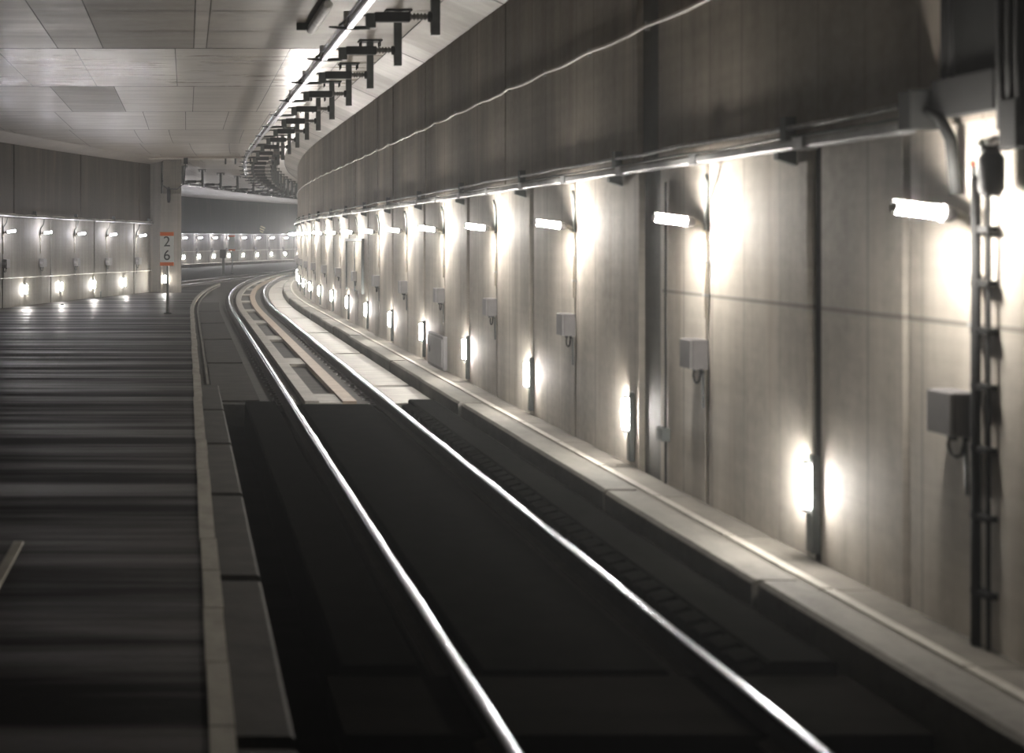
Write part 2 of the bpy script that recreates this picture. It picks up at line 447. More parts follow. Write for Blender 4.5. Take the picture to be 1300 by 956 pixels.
# walkway by the right wall
KH = .26
mb = MB(); s = S0; sts = []
while s < 148:
    L = 1.62; w = 1.80 + random.uniform(-.008, .008)
    mb.sweep(MAIN, [(1.98, .0), (1.98, KH - .004), (2.0, KH), (w + .6, KH - .004), (w + .6, .0)], [s + .006, s + L - .006], closed=True); s += L
struct(mb.build('walkway', 'walk'), 'raised walkway slabs against the right wall')
kstarts = [S0 + 3.3 * k for k in range(0, 40)]
mb = MB()
for k, s in enumerate(kstarts):
    j = (.0, .025, -.015, .02, 0)[k % 5] if s < 60 else 0
    hh = KH + (.0, .006, -.004, .008)[k % 4]
    mb.sweep(MAIN, [(1.66 + j, -.12), (1.66 + j, hh - .03), (1.69 + j, hh), (1.98, hh), (1.98, -.12)], [s + .03, s + 1.65, s + 3.27])
struct(mb.build('trim_8', 'kerb'), 'kerb stones along the walkway edge')
mb = MB(); s = S0
while s < 148:
    mb.sweep(MAIN, [(2.02, KH - .02), (2.02, KH + .012), (2.10, KH + .012), (2.10, KH - .02)], [s + .01, s + .8, s + 1.6]); s += 1.62
struct(mb.build('trim_9', 'stripe'), 'pale line along the walkway')

# pale slab bays right of the right rail
cuts = [20.6, 23.1] + [23.1 + 6.5 * k for k in range(1, 10)]
for k in range(len(cuts) - 1):
    a, b = cuts[k] + .14, cuts[k + 1] - .14
    mb = MB(); mb.sweep(MAIN, [(.98, -.02), (.98, .05), (1.62, .06), (1.62, -.02)], srange(a, b, 1.5))
    o = mb.build('track_slab', 'slab')
    tag(o, 'pale slab bay between right rail and kerb, %s beyond the black mats' % ORD[k], 'slab', 'pale slab bays beside the right rail')
for a, b, mm, lb in ((-.46, -.24, 'slab', 'pale concrete strip between the rails'), (.14, .36, 'orange_strip', 'rusty tan concrete strip between the rails')):
    struct(MB().sweep(MAIN, [(a, -.01), (a, .09), (b, .09), (b, -.01)], srange(20.7, 100, 1.5)).build('trim_%d' % (10 if a < 0 else 11), mm), lb)
mb = MB()
for k in range(-0, 12):
    s = 21.0 + 6.5 * k
    mb.sweep(MAIN, [(-.24, -.01), (-.24, .06), (.14, .06), (.14, -.01)], [s - .4 if k else 20.7, s + .9])
struct(mb.build('trim_12', 'slab'), 'pale cross ties of the slab between the strips')
# dark slab bays left of the left rail
for k in range(5):
    a, b = 21.3 + 6.5 * k, 27.5 + 6.5 * k
    o = MB().sweep(MAIN, [(-1.90, -.02), (-1.90, .02), (-1.15, .03), (-1.15, -.02)], srange(a, b, 1.5)).build('track_slab', 'ledge')
    tag(o, 'dark slab bay left of the left rail, %s beyond the black mats' % ORD[k], 'slab', 'dark slab bays beside the left rail')

# absorber mats near the camera
o = MB().sweep(MAIN, [(-.57, -.14), (-.57, .06), (-.55, .08), (.54, .08), (.56, .06), (.56, -.14)], [7.85, 12, 16, 20.4]).build('absorber_mat', 'mat')
tag(o, 'wide black absorber mat lying between the two near rails', 'track mat')
o = MB().sweep(MAIN, [(-1.44, -.36), (-1.42, .09), (-1.40, .11), (-.96, .11), (-.94, .09), (-.94, -.14), (-1.2, -.36)], [7.85, 12, 16, 20.5]).build('absorber_mat', 'mat')
tag(o, 'narrow black absorber mat left of the left rail', 'track mat')
mb = MB().sweep(MAIN, [(1.16, -.14), (1.16, .11), (1.18, .13), (1.56, .13), (1.58, .11), (1.58, -.14)], [7.85, 12, 16, 20.6])
mb.sweep(MAIN, [(1.04, -.13), (1.04, .05), (1.16, .08), (1.16, -.13)], [7.9, 12, 16, 20.5])
for k in range(44):                               # raised ribs on the inner edge
    s = 8.0 + k * .27; mb.sweep(MAIN, [(1.03, -.13), (1.03, .085), (1.16, .115), (1.16, -.13)], [s, s + .17])
o = mb.build('absorber_mat', 'mat'); tag(o, 'narrow black absorber mat with a ribbed edge beside the right rail', 'track mat')
struct(MB().sweep(MAIN, [(-1.5, -.14), (-1.5, .05), (1.62, .05), (1.62, -.14)], [6.9, 7.83]).build('trim_13', 'near_bed'), 'shade-darkened concrete crossbeam across the track near the camera')  # beam takes the unlit bed's near-black colour to keep the foreground dim

# ------------------------------------------------------------------ rails
def rail(path, d, s0, s1, name, label, step=1.0, clips=None):
    r = .2
    prof = [(-.075, 0), (-.075, .012), (-.012, .035), (-.010, .145), (-.036, .158), (-.036, .186), (-.028, .197), (-.012, .2), (.012, .2), (.028, .197), (.036, .186), (.036, .158), (.010, .145), (.012, .035), (.075, .012), (.075, 0)]
    prof = [(d + a, b) for a, b in prof]
    root = empty(name, path.p(max(s0, 8), d, 0)); tag(root, label, 'rail')
    off = -root.location
    def mk(pr, nm, mt, closed, sm):
        mb = MB().sweep(path, pr, srange(s0, s1, step), closed, None, sm)
        bmesh.ops.translate(mb.bm, verts=mb.bm.verts, vec=off); return mb.build(nm, mt, root)
    mk(prof[:5] + prof[-5:], 'rail_web', 'railside', True, False)
    o = mk(prof[4:12], 'rail_head', 'railtop', True, True); o['label'] = 'polished bright rail head'
    if clips:
        proto = None
        for s in clips:
            if proto is None:
                mb = MB(); mb.box(-.17, .17, -.09, .09, 0, .016, .004)
                for sx in (-1, 1):
                    mb.box(sx * .11 - .035, sx * .11 + .035, -.04, .04, .012, .045, .008)
                    mb.tube([(sx * .13, 0, .03), (sx * .13, 0, .075)], .016, 8)
                proto = mb.build('rail_clip', 'clip', root); c = proto
            else: c = proto.copy(); C.objects.link(c)
            x, y, h = path.at(s); c.location = path.p(s, d, 0) + off; c.rotation_euler = (0, 0, -h)
    return root
clips = [20.9 + .65 * k for k in range(80)]
rail(MAIN, -.75, S0, 125, 'steel_rail', 'left rail of the near track, polished steel curving away right', 1.0, clips)
rail(MAIN, .75, S0, 125, 'steel_rail', 'right rail of the near track, polished steel nearest the walkway', 1.0, clips)
rail(T2, -.75, -8, 26.6, 'steel_rail', 'distant far-side rail of the side track behind the pillar', 1.0)
rail(T2, .75, -8, 15.4, 'steel_rail', 'distant near-side rail of the side track behind the pillar', 1.0)

# ------------------------------------------------------------------ wall lamps
def shell(mb, axis, c, a0, half, r0, r1, lo, hi, n=12):
    # opaque half-round hood; angles in the plane across the axis
    def pt(a, r, l):
        u, v = r * math.cos(a), r * math.sin(a)
        return Vector((l, c[0] + u, c[1] + v)) if axis == 'x' else Vector((c[0] + u, c[1] + v, l))
    ring = [(a0 - half + 2 * half * i / n, r0) for i in range(n + 1)] + [(a0 + half - 2 * half * i / n, r1) for i in range(n + 1)]
    A = [mb.bm.verts.new(pt(a, r, lo)) for a, r in ring]; B = [mb.bm.verts.new(pt(a, r, hi)) for a, r in ring]
    m = len(ring)
    for i in range(m): mb.bm.faces.new((A[i], A[(i + 1) % m], B[(i + 1) % m], B[i]))
    for S in (A, B):
        for i in range(n): mb.bm.faces.new((S[i], S[i + 1], S[m - 2 - i], S[m - 1 - i]))
    return mb
def lamp_proto(m, hood=False):
    """tube on a short arm; local +x points out of the wall"""
    root = empty('tube_lamp')
    tl = math.radians(7)
    R = Matrix.Rotation(-tl, 3, 'Y')
    def q(x, z=0): return R @ Vector((x, 0, z))
    MB().tube([q(.165), q(.175), q(.44), q(.455)], [.030, .037, .037, .024], 14).build('lamp_tube', m, root, 'glowing white tube')
    MB().tube([q(.453), q(.472)], [.040, .030], 12).build('end_cap', 'cap', root)
    if hood:
        mb = shell(MB(), 'x', (0, 0), math.radians(158), math.radians(52), .042, .050, .15, .46)
        bmesh.ops.rotate(mb.bm, verts=mb.bm.verts, matrix=R, cent=(0, 0, 0)); mb.build('hood', 'post_metal', root)
    MB().tube([(.0, 0, -.10), (.0, 0, -.05), (.012, 0, -.018), (.035, 0, -.002), q(.06), q(.088)], [.016, .016, .017, .02, .026, .030], 10).build('elbow_arm', 'conduit', root)
    MB().tube([q(.085), q(.11), q(.17)], [.028, .046, .052], 16).build('shade_collar', 'box', root)  # flared piece added to shade the wall next to the tube
    MB().box(-.03, .012, -.045, .045, -.15, -.06, .006).build('wall_bracket', 'conduit', root)
    return root
def low_proto(m, stem=True):
    root = empty('guide_lamp')
    MB().tube([(.07, 0, -.165), (.07, 0, -.15), (.07, 0, .15), (.07, 0, .165)], [.026, .045, .045, .026], 14).build('lamp_tube', m, root, 'glowing white upright tube')
    MB().tube([(.07, 0, .163), (.07, 0, .19)], [.046, .03], 12).build('end_cap', 'cap', root)
    MB().tube([(.07, 0, -.163), (.07, 0, -.2)], [.046, .03], 12).build('end_cap', 'cap', root)
    MB().box(0, .022, -.075, .075, -.23, .23, .005).build('back_plate', 'post_metal', root)
    if stem:
        MB().box(.0, .065, .055, .085, -.5, .22, .006).build('side_guard', 'post_metal', root)
        MB().box(.0, .055, -.035, .035, -.50, -.2, .006).build('cable_cover', 'post_metal', root)
    return root
def conduit_proto(top=.44, bot=-.86):
    root = empty('conduit')
    MB().tube([(.025, 0, bot), (.025, 0, -.15)], .014, 8).build('pipe', 'conduit', root)
    MB().tube([(.025, 0, -.06), (.022, 0, .12), (.022, .02, .2), (.07, .17, .36), (.10, .2, top)], .017, 8).build('feed_pipe', 'post_metal', root, 'dark feed pipe bending up to the duct')
    for z in (-.35, -.65): MB().box(0, .045, -.035, .035, z - .012, z + .012, .004).build('pipe_clip', 'galv', root)
    return root
def box_proto():
    root = empty('junction_box')
    MB().box(.0, .15, -.13, .13, -.135, .135, .012).build('body', 'box', root)
    MB().box(.15, .17, -.125, .125, -.13, .13, .006).build('lid', 'lid', root)
    MB().box(.03, .14, -.16, -.13, -.04, .04, .004).build('label_plate', 'lid', root)
    for x, y in ((.05, -.08), (.09, .03), (.05, .08)): MB().tube([(x, y, -.12), (x, y, -.165)], .018, 8).build('cable_gland', 'black', root)
    MB().tube([(.05, -.08, -.15), (.055, -.09, -.21), (.06, -.05, -.26), (.06, 0, -.27), (.055, .05, -.25), (.05, .08, -.15)], .010, 8).build('cable_loop', 'black', root)
    MB().tube([(.005, .0, -.16), (.005, .02, -.5)], .010, 6).build('down_cable', 'post_metal', root); return root

NR = 21
u1, u2, u3, u4 = [False], [False], [False], [False]
LP = lamp_proto('lampcool', True); tag(LP, 'x', 'lamp'); LW = lamp_proto('lampwarm')
for c in kids(LW): bpy.data.objects.remove(c)
bpy.data.objects.remove(LW)
CP = conduit_proto(); tag(CP, 'x', 'conduit')
BP = box_proto(); tag(BP, 'x', 'junction box')
GP = low_proto('lamplow'); tag(GP, 'x', 'lamp')
for k in range(NR):
    s = 7.86 + P * k
    where = '%s from the camera on right wall' % ORD[k]
    o = repeat(LP, u1, 'glowing horizontal tube lamp on elbow arm, ' + where, 'tube lamps on the right wall'); put(o, MAIN, s, WD - .02, .13 + CAMZ, math.pi)
    o = repeat(CP, u2, 'thin vertical conduit below a tube lamp, ' + where, 'lamp conduits on the right wall'); put(o, MAIN, s + (-.06), WD - .005, .13 + CAMZ, math.pi)
    o = repeat(BP, u3, 'grey junction box under its conduit, ' + where, 'junction boxes on the right wall'); put(o, MAIN, s + .06, WD - .005, -1.06 + CAMZ, math.pi)
    s2 = 9.85 + P * k
    o = repeat(GP, u4, 'upright glowing tube lamp low down, ' + where, 'low tube lamps on the right wall'); put(o, MAIN, s2, WD + .01, -1.87 + CAMZ, math.pi)
# ------------------------------------------------------------------ ducts and cables on the right wall
def along(path, s0, s1, step, d, z, wob=0.0, per=2.0, sag=0.0):
    out = []
    for s in srange(s0, s1, step):
        ph = (s / per) % 1
        out.append(path.p(s, d + random.uniform(-wob, wob) * .5, z + random.uniform(-wob, wob) - sag * 4 * ph * (1 - ph)))
    return out
root = empty('cable_duct', MAIN.p(8.3, 2.27, ZDUCT)); tag(root, 'long bright grey cable duct on brackets along the right wall above the lamps', 'cable duct')
off = -root.location
def part(mb, nm, mt, rt, lab=None):
    bmesh.ops.translate(mb.bm, verts=mb.bm.verts, vec=-rt.location); return mb.build(nm, mt, rt, lab)
zd = ZDUCT
part(MB().sweep(MAIN, [(2.21, zd - .035), (2.20, zd - .02), (2.20, zd + .025), (2.215, zd + .04), (2.30, zd + .04), (2.30, zd - .035)], srange(8.3, 118, 1.5), smooth=False), 'duct_body', 'duct', root)
for k in range(26):
    s = 9.6 + 2.02 * k
    mb = MB(); mb.sweep(MAIN, [(2.193, zd - .045), (2.193, zd + .048), (2.305, zd + .048), (2.305, zd - .045)], [s, s + .16]); part(mb, 'duct_coupling', 'galv', root)
for k in range(30):
    s = 10.1 + 4.03 * k
    if s > 116: break
    mb = MB(); mb.sweep(MAIN, [(2.24, zd - .09), (2.24, zd - .04), (2.39, zd - .04), (2.39, zd - .14)], [s, s + .07])
    mb.sweep(MAIN, [(2.30, zd - .04), (2.30, zd + .24), (2.385, zd + .24), (2.385, zd - .04)], [s, s + .10]); part(mb, 'duct_bracket', 'post_metal', root)
root = empty('pipe', MAIN.p(8.4, 2.32, zd + .17)); tag(root, 'thin metal pipe running just above the cable duct on the right wall', 'pipe')
part(MB().tube(along(MAIN, 8.4, 118, 1.0, 2.32, zd + .17, .006, 4, .02), .018, 8), 'pipe_run', 'galv', root)
part(MB().tube(along(MAIN, 8.4, 118, 1.0, 2.345, zd + .10, .006, 2, .03), .012, 6), 'cable', 'post_metal', root)
root = empty('wall_cable', MAIN.p(5, 2.36, 2.16 + CAMZ)); tag(root, 'white cable clipped in shallow sags along the upper right wall', 'cable')
part(MB().tube(along(MAIN, 3, 100, .4, 2.35, 2.175 + CAMZ, .006, 1.9, .035), .021, 8), 'cable_run', 'cable_white', root)
for k in range(40):
    s = 3.8 + 1.9 * k; mb = MB(); mb.sweep(MAIN, [(2.345, 2.12 + CAMZ), (2.345, 2.21 + CAMZ), (2.385, 2.21 + CAMZ), (2.385, 2.12 + CAMZ)], [s, s + .035]); part(mb, 'cable_clip', 'galv', root)

# near dark riser with two pipes, loudspeaker, terminal box, overhead cable bundle
root = empty('pipe_riser', (4.70, 7.75, KH)); tag(root, 'pair of dark vertical pipes with clamps standing on the walkway near the camera', 'pipe')
part(MB().tube([(4.686, 7.74, KH), (4.686, 7.74, .36 + CAMZ)], .028, 10), 'thick_pipe', 'black', root)
part(MB().tube([(4.70, 7.64, KH), (4.70, 7.64, .36 + CAMZ)], .012, 8), 'thin_pipe', 'black', root)
for z in (.05, -.27, -.55, -.88, -1.25, -1.65, -2.1):
    part(MB().box(4.672, 4.74, 7.61, 7.78, z - .02 + CAMZ, z + .02 + CAMZ, .006), 'pipe_clamp', 'black', root)
root = empty('loudspeaker', (4.6, 7.5, .26 + CAMZ)); tag(root, 'dark hanging loudspeaker with bright fittings above the dark pipes at the right', 'loudspeaker')
part(MB().tube([(4.63, 7.5, .24 + CAMZ), (4.63, 7.5, .28 + CAMZ), (4.63, 7.5, .46 + CAMZ), (4.63, 7.5, .50 + CAMZ)], [.045, .068, .068, .04], 16), 'housing', 'black', root)
mb = MB()
for x, y, z, r in ((4.60, 7.46, .55, .03), (4.65, 7.5, .57, .028), (4.57, 7.5, .53, .02)): mb.tube([(x, y, z - .02 + CAMZ), (x, y, z + .02 + CAMZ)], [r * .8, r], 10)
part(mb, 'fitting', 'galv', root)
part(MB().box(4.56, 4.735, 7.47, 7.53, .50 + CAMZ, .54 + CAMZ, .005), 'wall_arm', 'dark_metal', root)
root = empty('tag_plate', (4.66, 7.84, .42 + CAMZ)); tag(root, 'small white and red tag on top of the thick dark pipe', 'tag')
part(MB().box(4.665, 4.70, 7.76, 7.79, .33 + CAMZ, .42 + CAMZ, .003), 'white_field', 'white', root)
part(MB().box(4.665, 4.70, 7.76, 7.79, .42 + CAMZ, .46 + CAMZ, .003), 'red_field', 'red', root)
root = empty('terminal_box', (4.6, 8.1, .85 + CAMZ)); tag(root, 'dark terminal box where the cable duct ends near the camera', 'terminal box')
part(MB().box(4.52, 4.735, 8.14, 8.29, .68 + CAMZ, .93 + CAMZ, .01), 'body', 'dark_metal', root)
part(MB().tube([(4.62, 8.15, .80 + CAMZ), (4.63, 8.02, .74 + CAMZ), (4.66, 7.95, .60 + CAMZ), (4.69, 7.95, .26 + CAMZ)], .034, 8), 'outlet_pipe', 'dark_metal', root)
part(MB().box(4.64, 4.735, 7.50, 8.13, .74 + CAMZ, .98 + CAMZ, .01), 'cable_shield', 'black', root)
root = empty('cable_bundle', (4.6, 7.5, .6 + CAMZ)); tag(root, 'dark bundle of cables dropping down the upper wall at the top right corner', 'cable bundle')
for i, (x, y, r) in enumerate(((4.70, 8.07, .03), (4.69, 7.98, .025), (4.66, 7.45, .03), (4.64, 7.32, .035), (4.62, 7.22, .03))):
    z0 = .95 if i < 2 else .62
    part(MB().tube([(x, y, z0 + CAMZ), (x + .01, y + .02, z0 + .4 + CAMZ), (x - .01, y - .02, 1.8 + CAMZ), (x, y, ZTOP - .05)], r, 8), 'cable', 'black', root)
part(MB().box(4.69, 4.738, 6.9, 8.09, .94 + CAMZ, ZTOP - .02, .01), 'dark_backing', 'dark_metal', root)  # dark sheet added over the lit wall to darken this corner
part(MB().box(4.58, 4.735, 7.2, 7.36, .50 + CAMZ, .78 + CAMZ, .01), 'splice_box', 'black', root)
root = empty('junction_box', (4.70, 12.86, -1.93 + CAMZ)); tag(root, 'tiny dark junction box low on the wall by the wide recess', 'junction box')
part(MB().box(4.66, 4.745, 12.78, 12.94, -2.0 + CAMZ, -1.87 + CAMZ, .008), 'body', 'post_metal', root)
part(MB().tube([(4.725, 12.86, KH), (4.725, 12.86, .55 + CAMZ)], .012, 8), 'cable', 'black', root)
# grey wall cabinet on the walkway, and wall panel further on
root = empty('wall_cabinet', (4.6, 24.3, KH)); tag(root, 'low grey flat cabinet on the walkway against the right wall', 'cabinet')
part(MB().box(4.66, 4.74, 23.7, 25.2, KH, KH + .62, .01), 'body', 'box', root)
part(MB().box(4.645, 4.66, 23.75, 25.15, KH + .05, KH + .57, .004), 'door', 'lid', root)
part(MB().box(4.63, 4.645, 24.9, 24.95, KH + .25, KH + .37, .003), 'handle', 'post_metal', root)
root = empty('wall_panel', (4.7, 36.2, .0 + CAMZ)); tag(root, 'tall framed tan service panel on the right wall between far lamps', 'wall panel')
part(MB().box(4.70, 4.745, 34.9, 38.3, -1.45 + CAMZ, -.08 + CAMZ, .008), 'backboard', 'conduit', root)
mb = MB()
mb.box(4.67, 4.745, 34.8, 38.4, -.10 + CAMZ, -.02 + CAMZ, .006)
for y in (34.85, 36.4, 38.3): mb.box(4.67, 4.74, y - .04, y + .04, -1.5 + CAMZ, -.10 + CAMZ, .006)
part(mb, 'frame', 'post_metal', root)

# ------------------------------------------------------------------ overhead conductor rails and supports
def conductor(path, s0, s1, z, stag, label, d0=0):
    root = empty('conductor_rail', path.p(max(s0, 8), d0, z)); tag(root, label, 'conductor rail')
    def dfun(s, d, zz): return (d + d0 + stag * math.sin(s / 9.0), zz)
    w = .05
    prof = [(-.075, z + .065), (-.075, z + .085), (.075, z + .085), (.075, z + .065), (.045, z + .045), (.045, z - .01), (.055, z - .03), (.04, z - .055), (-.04, z - .055), (-.055, z - .03), (-.045, z - .01), (-.045, z + .045)]
    mb = MB().sweep(path, prof, srange(s0, s1, 1.0), True, None, False, dfun)
    part(mb, 'profile', 'cond_shiny', root)
    s = s0 + 1
    while s < s1 - 1:
        mb = MB(); mb.sweep(path, [(-.062, z - .02), (-.062, z + .055), (.062, z + .055), (.062, z - .02)], [s, s + .42], True, None, False, dfun); s += 3.27
        part(mb, 'joint_plate', 'galv', root)
    return root
ZC = 2.99 + CAMZ
conductor(MAIN, 4, 62, ZC, .05, 'shiny overhead conductor rail above the near track', -.10)
conductor(T2, -12, 62, ZC, .04, 'distant overhead conductor rail above the side track')
def support_proto(side=1):
    """origin at ceiling above the post; the arm reaches to -x"""
    root = empty('catenary_support')
    MB().box(-.062, .062, -.05, .05, -.92, -.02, .006).build('post', 'post_metal', root)
    mb = MB(); mb.box(-.22, .22, -.16, .16, -.03, 0, .005)
    for x in (-.18, .18):
        for y in (-.11, .11): mb.tube([(x, y, -.03), (x, y, -.13)], .014, 8)
    mb.build('ceiling_plate', 'dark_metal', root)
    z = -.66
    MB().tube([(-.055, 0, z), (-.10, 0, z), (-.11, 0, z)], [.075, .075, .03], 12).build('arm_flange', 'dark_metal', root)
    mb = MB(); pts, rs = [(-.11, 0, z)], [.035]
    for i in range(5):
        x = -.13 - i * .05; pts += [(x, 0, z), (x - .02, 0, z), (x - .035, 0, z)]; rs += [.035, .062, .035]
    pts.append((-.38, 0, z)); rs.append(.035)
    mb.tube(pts, rs, 12).build('insulator', 'insul', root)
    MB().box(-.86, -.36, -.05, .05, z - .075, z + .065, .012).build('arm', 'dark_metal', root)
    MB().box(-.98, -.84, -.045, .045, z - .16, z + .05, .01).build('arm_head', 'post_metal', root)
    mb = MB(); mb.tube([(-.92, 0, z - .15), (-1.22, 0, z - .16), (-1.5, 0, z - .14)], [.026, .03, .012], 8)
    mb.tube([(-.92, 0, z + .02), (-1.06, 0, z + .03), (-1.2, 0, z - .02), (-1.36, 0, z - .12)], .018, 8)
    mb.build('steady_arm', 'dark_metal', root)
    mb = MB(); mb.box(-1.29, -1.19, -.05, .05, z - .06, z + .08, .01); mb.build('clamp', 'galv', root)
    return root
SP = support_proto(); tag(SP, 'x', 'catenary support'); us = [False]
for k in range(25):
    s = 18.35 + 3.27 * k - 3.27
    if k == 0: continue
    o = repeat(SP, us, 'dark ceiling post with insulated arm over near track, %s from the camera' % ORD[k - 1], 'conductor rail supports over the near track')
    put(o, MAIN, s, 1.16, ZCEIL)
SP2 = copy_tree(SP); u5 = [False]
for k in range(12):
    s = -6.5 + 3.9 * k
    o = repeat(SP2, u5, 'distant ceiling support over the side track, %s from the pillar' % ORD[k], 'conductor rail supports over the side track')
    put(o, T2, s, 1.16, ZCEIL)
# pale bar fixed along the ceiling by the conductor rail
root = empty('ceiling_bar', (2.2, 21.9, ZCEIL)); tag(root, 'pale rounded bar fixed under the ceiling left of the conductor rail', 'ceiling bar')
part(MB().tube([(2.22, 20.5, ZCEIL - .09), (2.22, 20.6, ZCEIL - .09), (2.20, 23.0, ZCEIL - .09), (2.20, 23.1, ZCEIL - .09)], [.06, .09, .09, .05], 12), 'bar', 'white', root)
part(MB().box(1.93, 2.2, 22.85, 22.95, ZCEIL - .12, ZCEIL, .01), 'bracket', 'dark_metal', root)
# hanging cables at the bore junction
root = empty('hanging_cable', (.05, 60.5, ZCEIL - .1)); tag(root, 'black cable drooping from a ceiling fixing near the left pillar', 'cable')
part(MB().tube([(-.05, 60.1, ZCEIL - .3), (-.12, 60.3, 5.2), (-.45, 60.8, 4.95), (-.9, 61.4, 5.0), (-1.1, 61.8, 5.15)], .025, 8), 'cable_run', 'black', root)
part(MB().box(-.14, .06, 60.0, 60.2, ZCEIL - .36, ZCEIL - .08, .01), 'fixing', 'black', root)
root = empty('insulator', (-.9, 61.8, 4.9)); tag(root, 'black upright insulator on the face of the left pillar', 'insulator')
part(MB().tube([(-.85, 61.84, 4.35), (-.85, 61.84, 4.5), (-.85, 61.84, 4.95), (-.85, 61.84, 5.1)], [.06, .09, .09, .03], 10), 'body', 'black', root)
for i, (x0, lb) in enumerate(((.9, 'leftmost'), (1.35, 'second from left'), (2.05, 'third from left'), (2.35, 'rightmost'))):
    o = MB().box(x0 + .9 - .04, x0 + .9 + .04, 60.3, 60.4, ZCEIL - .36, ZCEIL - .09, .008).build('hanger_stub', 'dark_metal')
    tag(o, 'short dark hanger stub under the ceiling beam, %s of four' % lb, 'hanger', 'hanger stubs under the ceiling beam')

# ------------------------------------------------------------------ left wall things
def wall_x(path, px, sa, sb):                      # arc length where the wall appears at that column
    f = lambda s: (lambda p: 237 + F * p.x / p.y - px)(path.p(s, 0, 0))
    for _ in range(50):
        m = (sa + sb) / 2
        if f(m) > 0: sb = m
        else: sa = m
    return sa
u6, u7, u8, u9 = [False], [False], [False], [False]
LP2 = lamp_proto('lampviolet'); tag(LP2, 'x', 'lamp'); CP2 = conduit_proto(.58, -.78); tag(CP2, 'x', 'conduit')
GP2 = low_proto('lamplow', False); tag(GP2, 'x', 'lamp'); BP2 = copy_tree(BP)
lu = [wall_x(LEFT, p, -6, 16) for p in (3.5, 49.5, 93, 134, 172.6)]
stp = (lu[-1] - lu[0]) / 4
def lz(s): return -.0095 * (s)                    # the bore falls gently
for k in range(5):
    s = lu[0] + stp * k; w = '%s from the left edge of the photo' % ORD[k]
    o = repeat(LP2, u6, 'small tube lamp glowing on the left wall, ' + w, 'tube lamps on the left wall'); put(o, LEFT, s, .02, .20 + CAMZ + lz(s)); o.scale = (1.12, 1.12, 1.12)
    o = repeat(CP2, u7, 'thin lamp conduit on the left wall, ' + w, 'lamp conduits on the left wall'); put(o, LEFT, s, .005, .20 + CAMZ + lz(s))
    o = repeat(BP2, u8, 'pale junction box on the left wall, ' + w, 'junction boxes on the left wall'); put(o, LEFT, s + .05, .005, -.95 + CAMZ + lz(s)); o.scale = (1.2, 1.2, 1.2)
    s2 = s + stp * .58
    o = repeat(GP2, u9, 'small low lamp on left wall, ' + w, 'low lamps on the left wall'); put(o, LEFT, s2, .0, -1.97 + CAMZ + lz(s2) * .5)
o = repeat(GP2, u9, 'bright low guide lamp on pillar face behind the sign pole', 'low lamps on the left wall'); o.location = (-1.02, 61.9, -1.95 + CAMZ); o.rotation_euler = (0, 0, -math.pi / 2)
def lp(s0, s1, step, d, z, sl=.0, jit=.0): return [LEFT.p(s, d, z + lz(s) * (1 + sl) + random.uniform(-jit, jit)) for s in srange(s0, s1, step)]
root = empty('cable_duct', LEFT.p(0, .1, .85 + CAMZ)); tag(root, 'pale cable duct with loose cables along the left wall above the lamps', 'cable duct')
part(MB().tube(lp(-20, 15.4, .8, .12, .84 + CAMZ, 0, .008), .045, 8), 'duct_body', 'duct', root)
part(MB().tube(lp(-20, 15.4, .5, .09, .90 + CAMZ, 0, .02), .018, 6), 'cable', 'cable_white', root)
for k in range(9):
    s = -17 + 4.0 * k; p = LEFT.p(s, .06, 0); part(MB().box(p.x - .08, p.x + .06, p.y - .05, p.y + .05, .76 + CAMZ + lz(s), 1.06 + CAMZ + lz(s), .005), 'duct_bracket', 'post_metal', root)
root = empty('wall_cable', LEFT.p(0, .05, -1.4 + CAMZ)); tag(root, 'pale thin cable low along the left wall above its guide lamps', 'cable')
part(MB().tube([LEFT.p(s, .05, -1.50 + CAMZ + random.uniform(-.01, .01) - .004 * s) for s in srange(-20, 15.4, .7)], .022, 6), 'cable_run', 'cable_white', root)
# slack bits on the deck by the left wall
o = MB().box(-4.9, -4.78, 50.6, 50.72, .08, .12, .01).build('rubble', 'black'); tag(o, 'small dark lump lying on the deck before the left wall', 'rubble')
root = empty('bollard', LEFT.p(8.9, .35, .08)); tag(root, 'short dark stub standing at the foot of the left wall', 'bollard')
p = LEFT.p(8.9, .35, .08); part(MB().tube([p, p + Vector((0, 0, .28)), p + Vector((0, 0, .30))], [.035, .035, .02], 10), 'post', 'post_metal', root)
part(MB().tube([p, p + Vector((0, 0, .02))], .07, 12), 'base_plate', 'post_metal', root)
# pale floor line bottom left
o = MB().sweep(Path(-1.43, 0, 0, []), [(-.045, .08), (-.04, .10), (.04, .10), (.045, .08)], [S0, 3, 11.1]).build('floor_strip', 'stripe')
tag(o, 'pale raised strip on the dark deck at the left edge of the photo', 'floor strip')

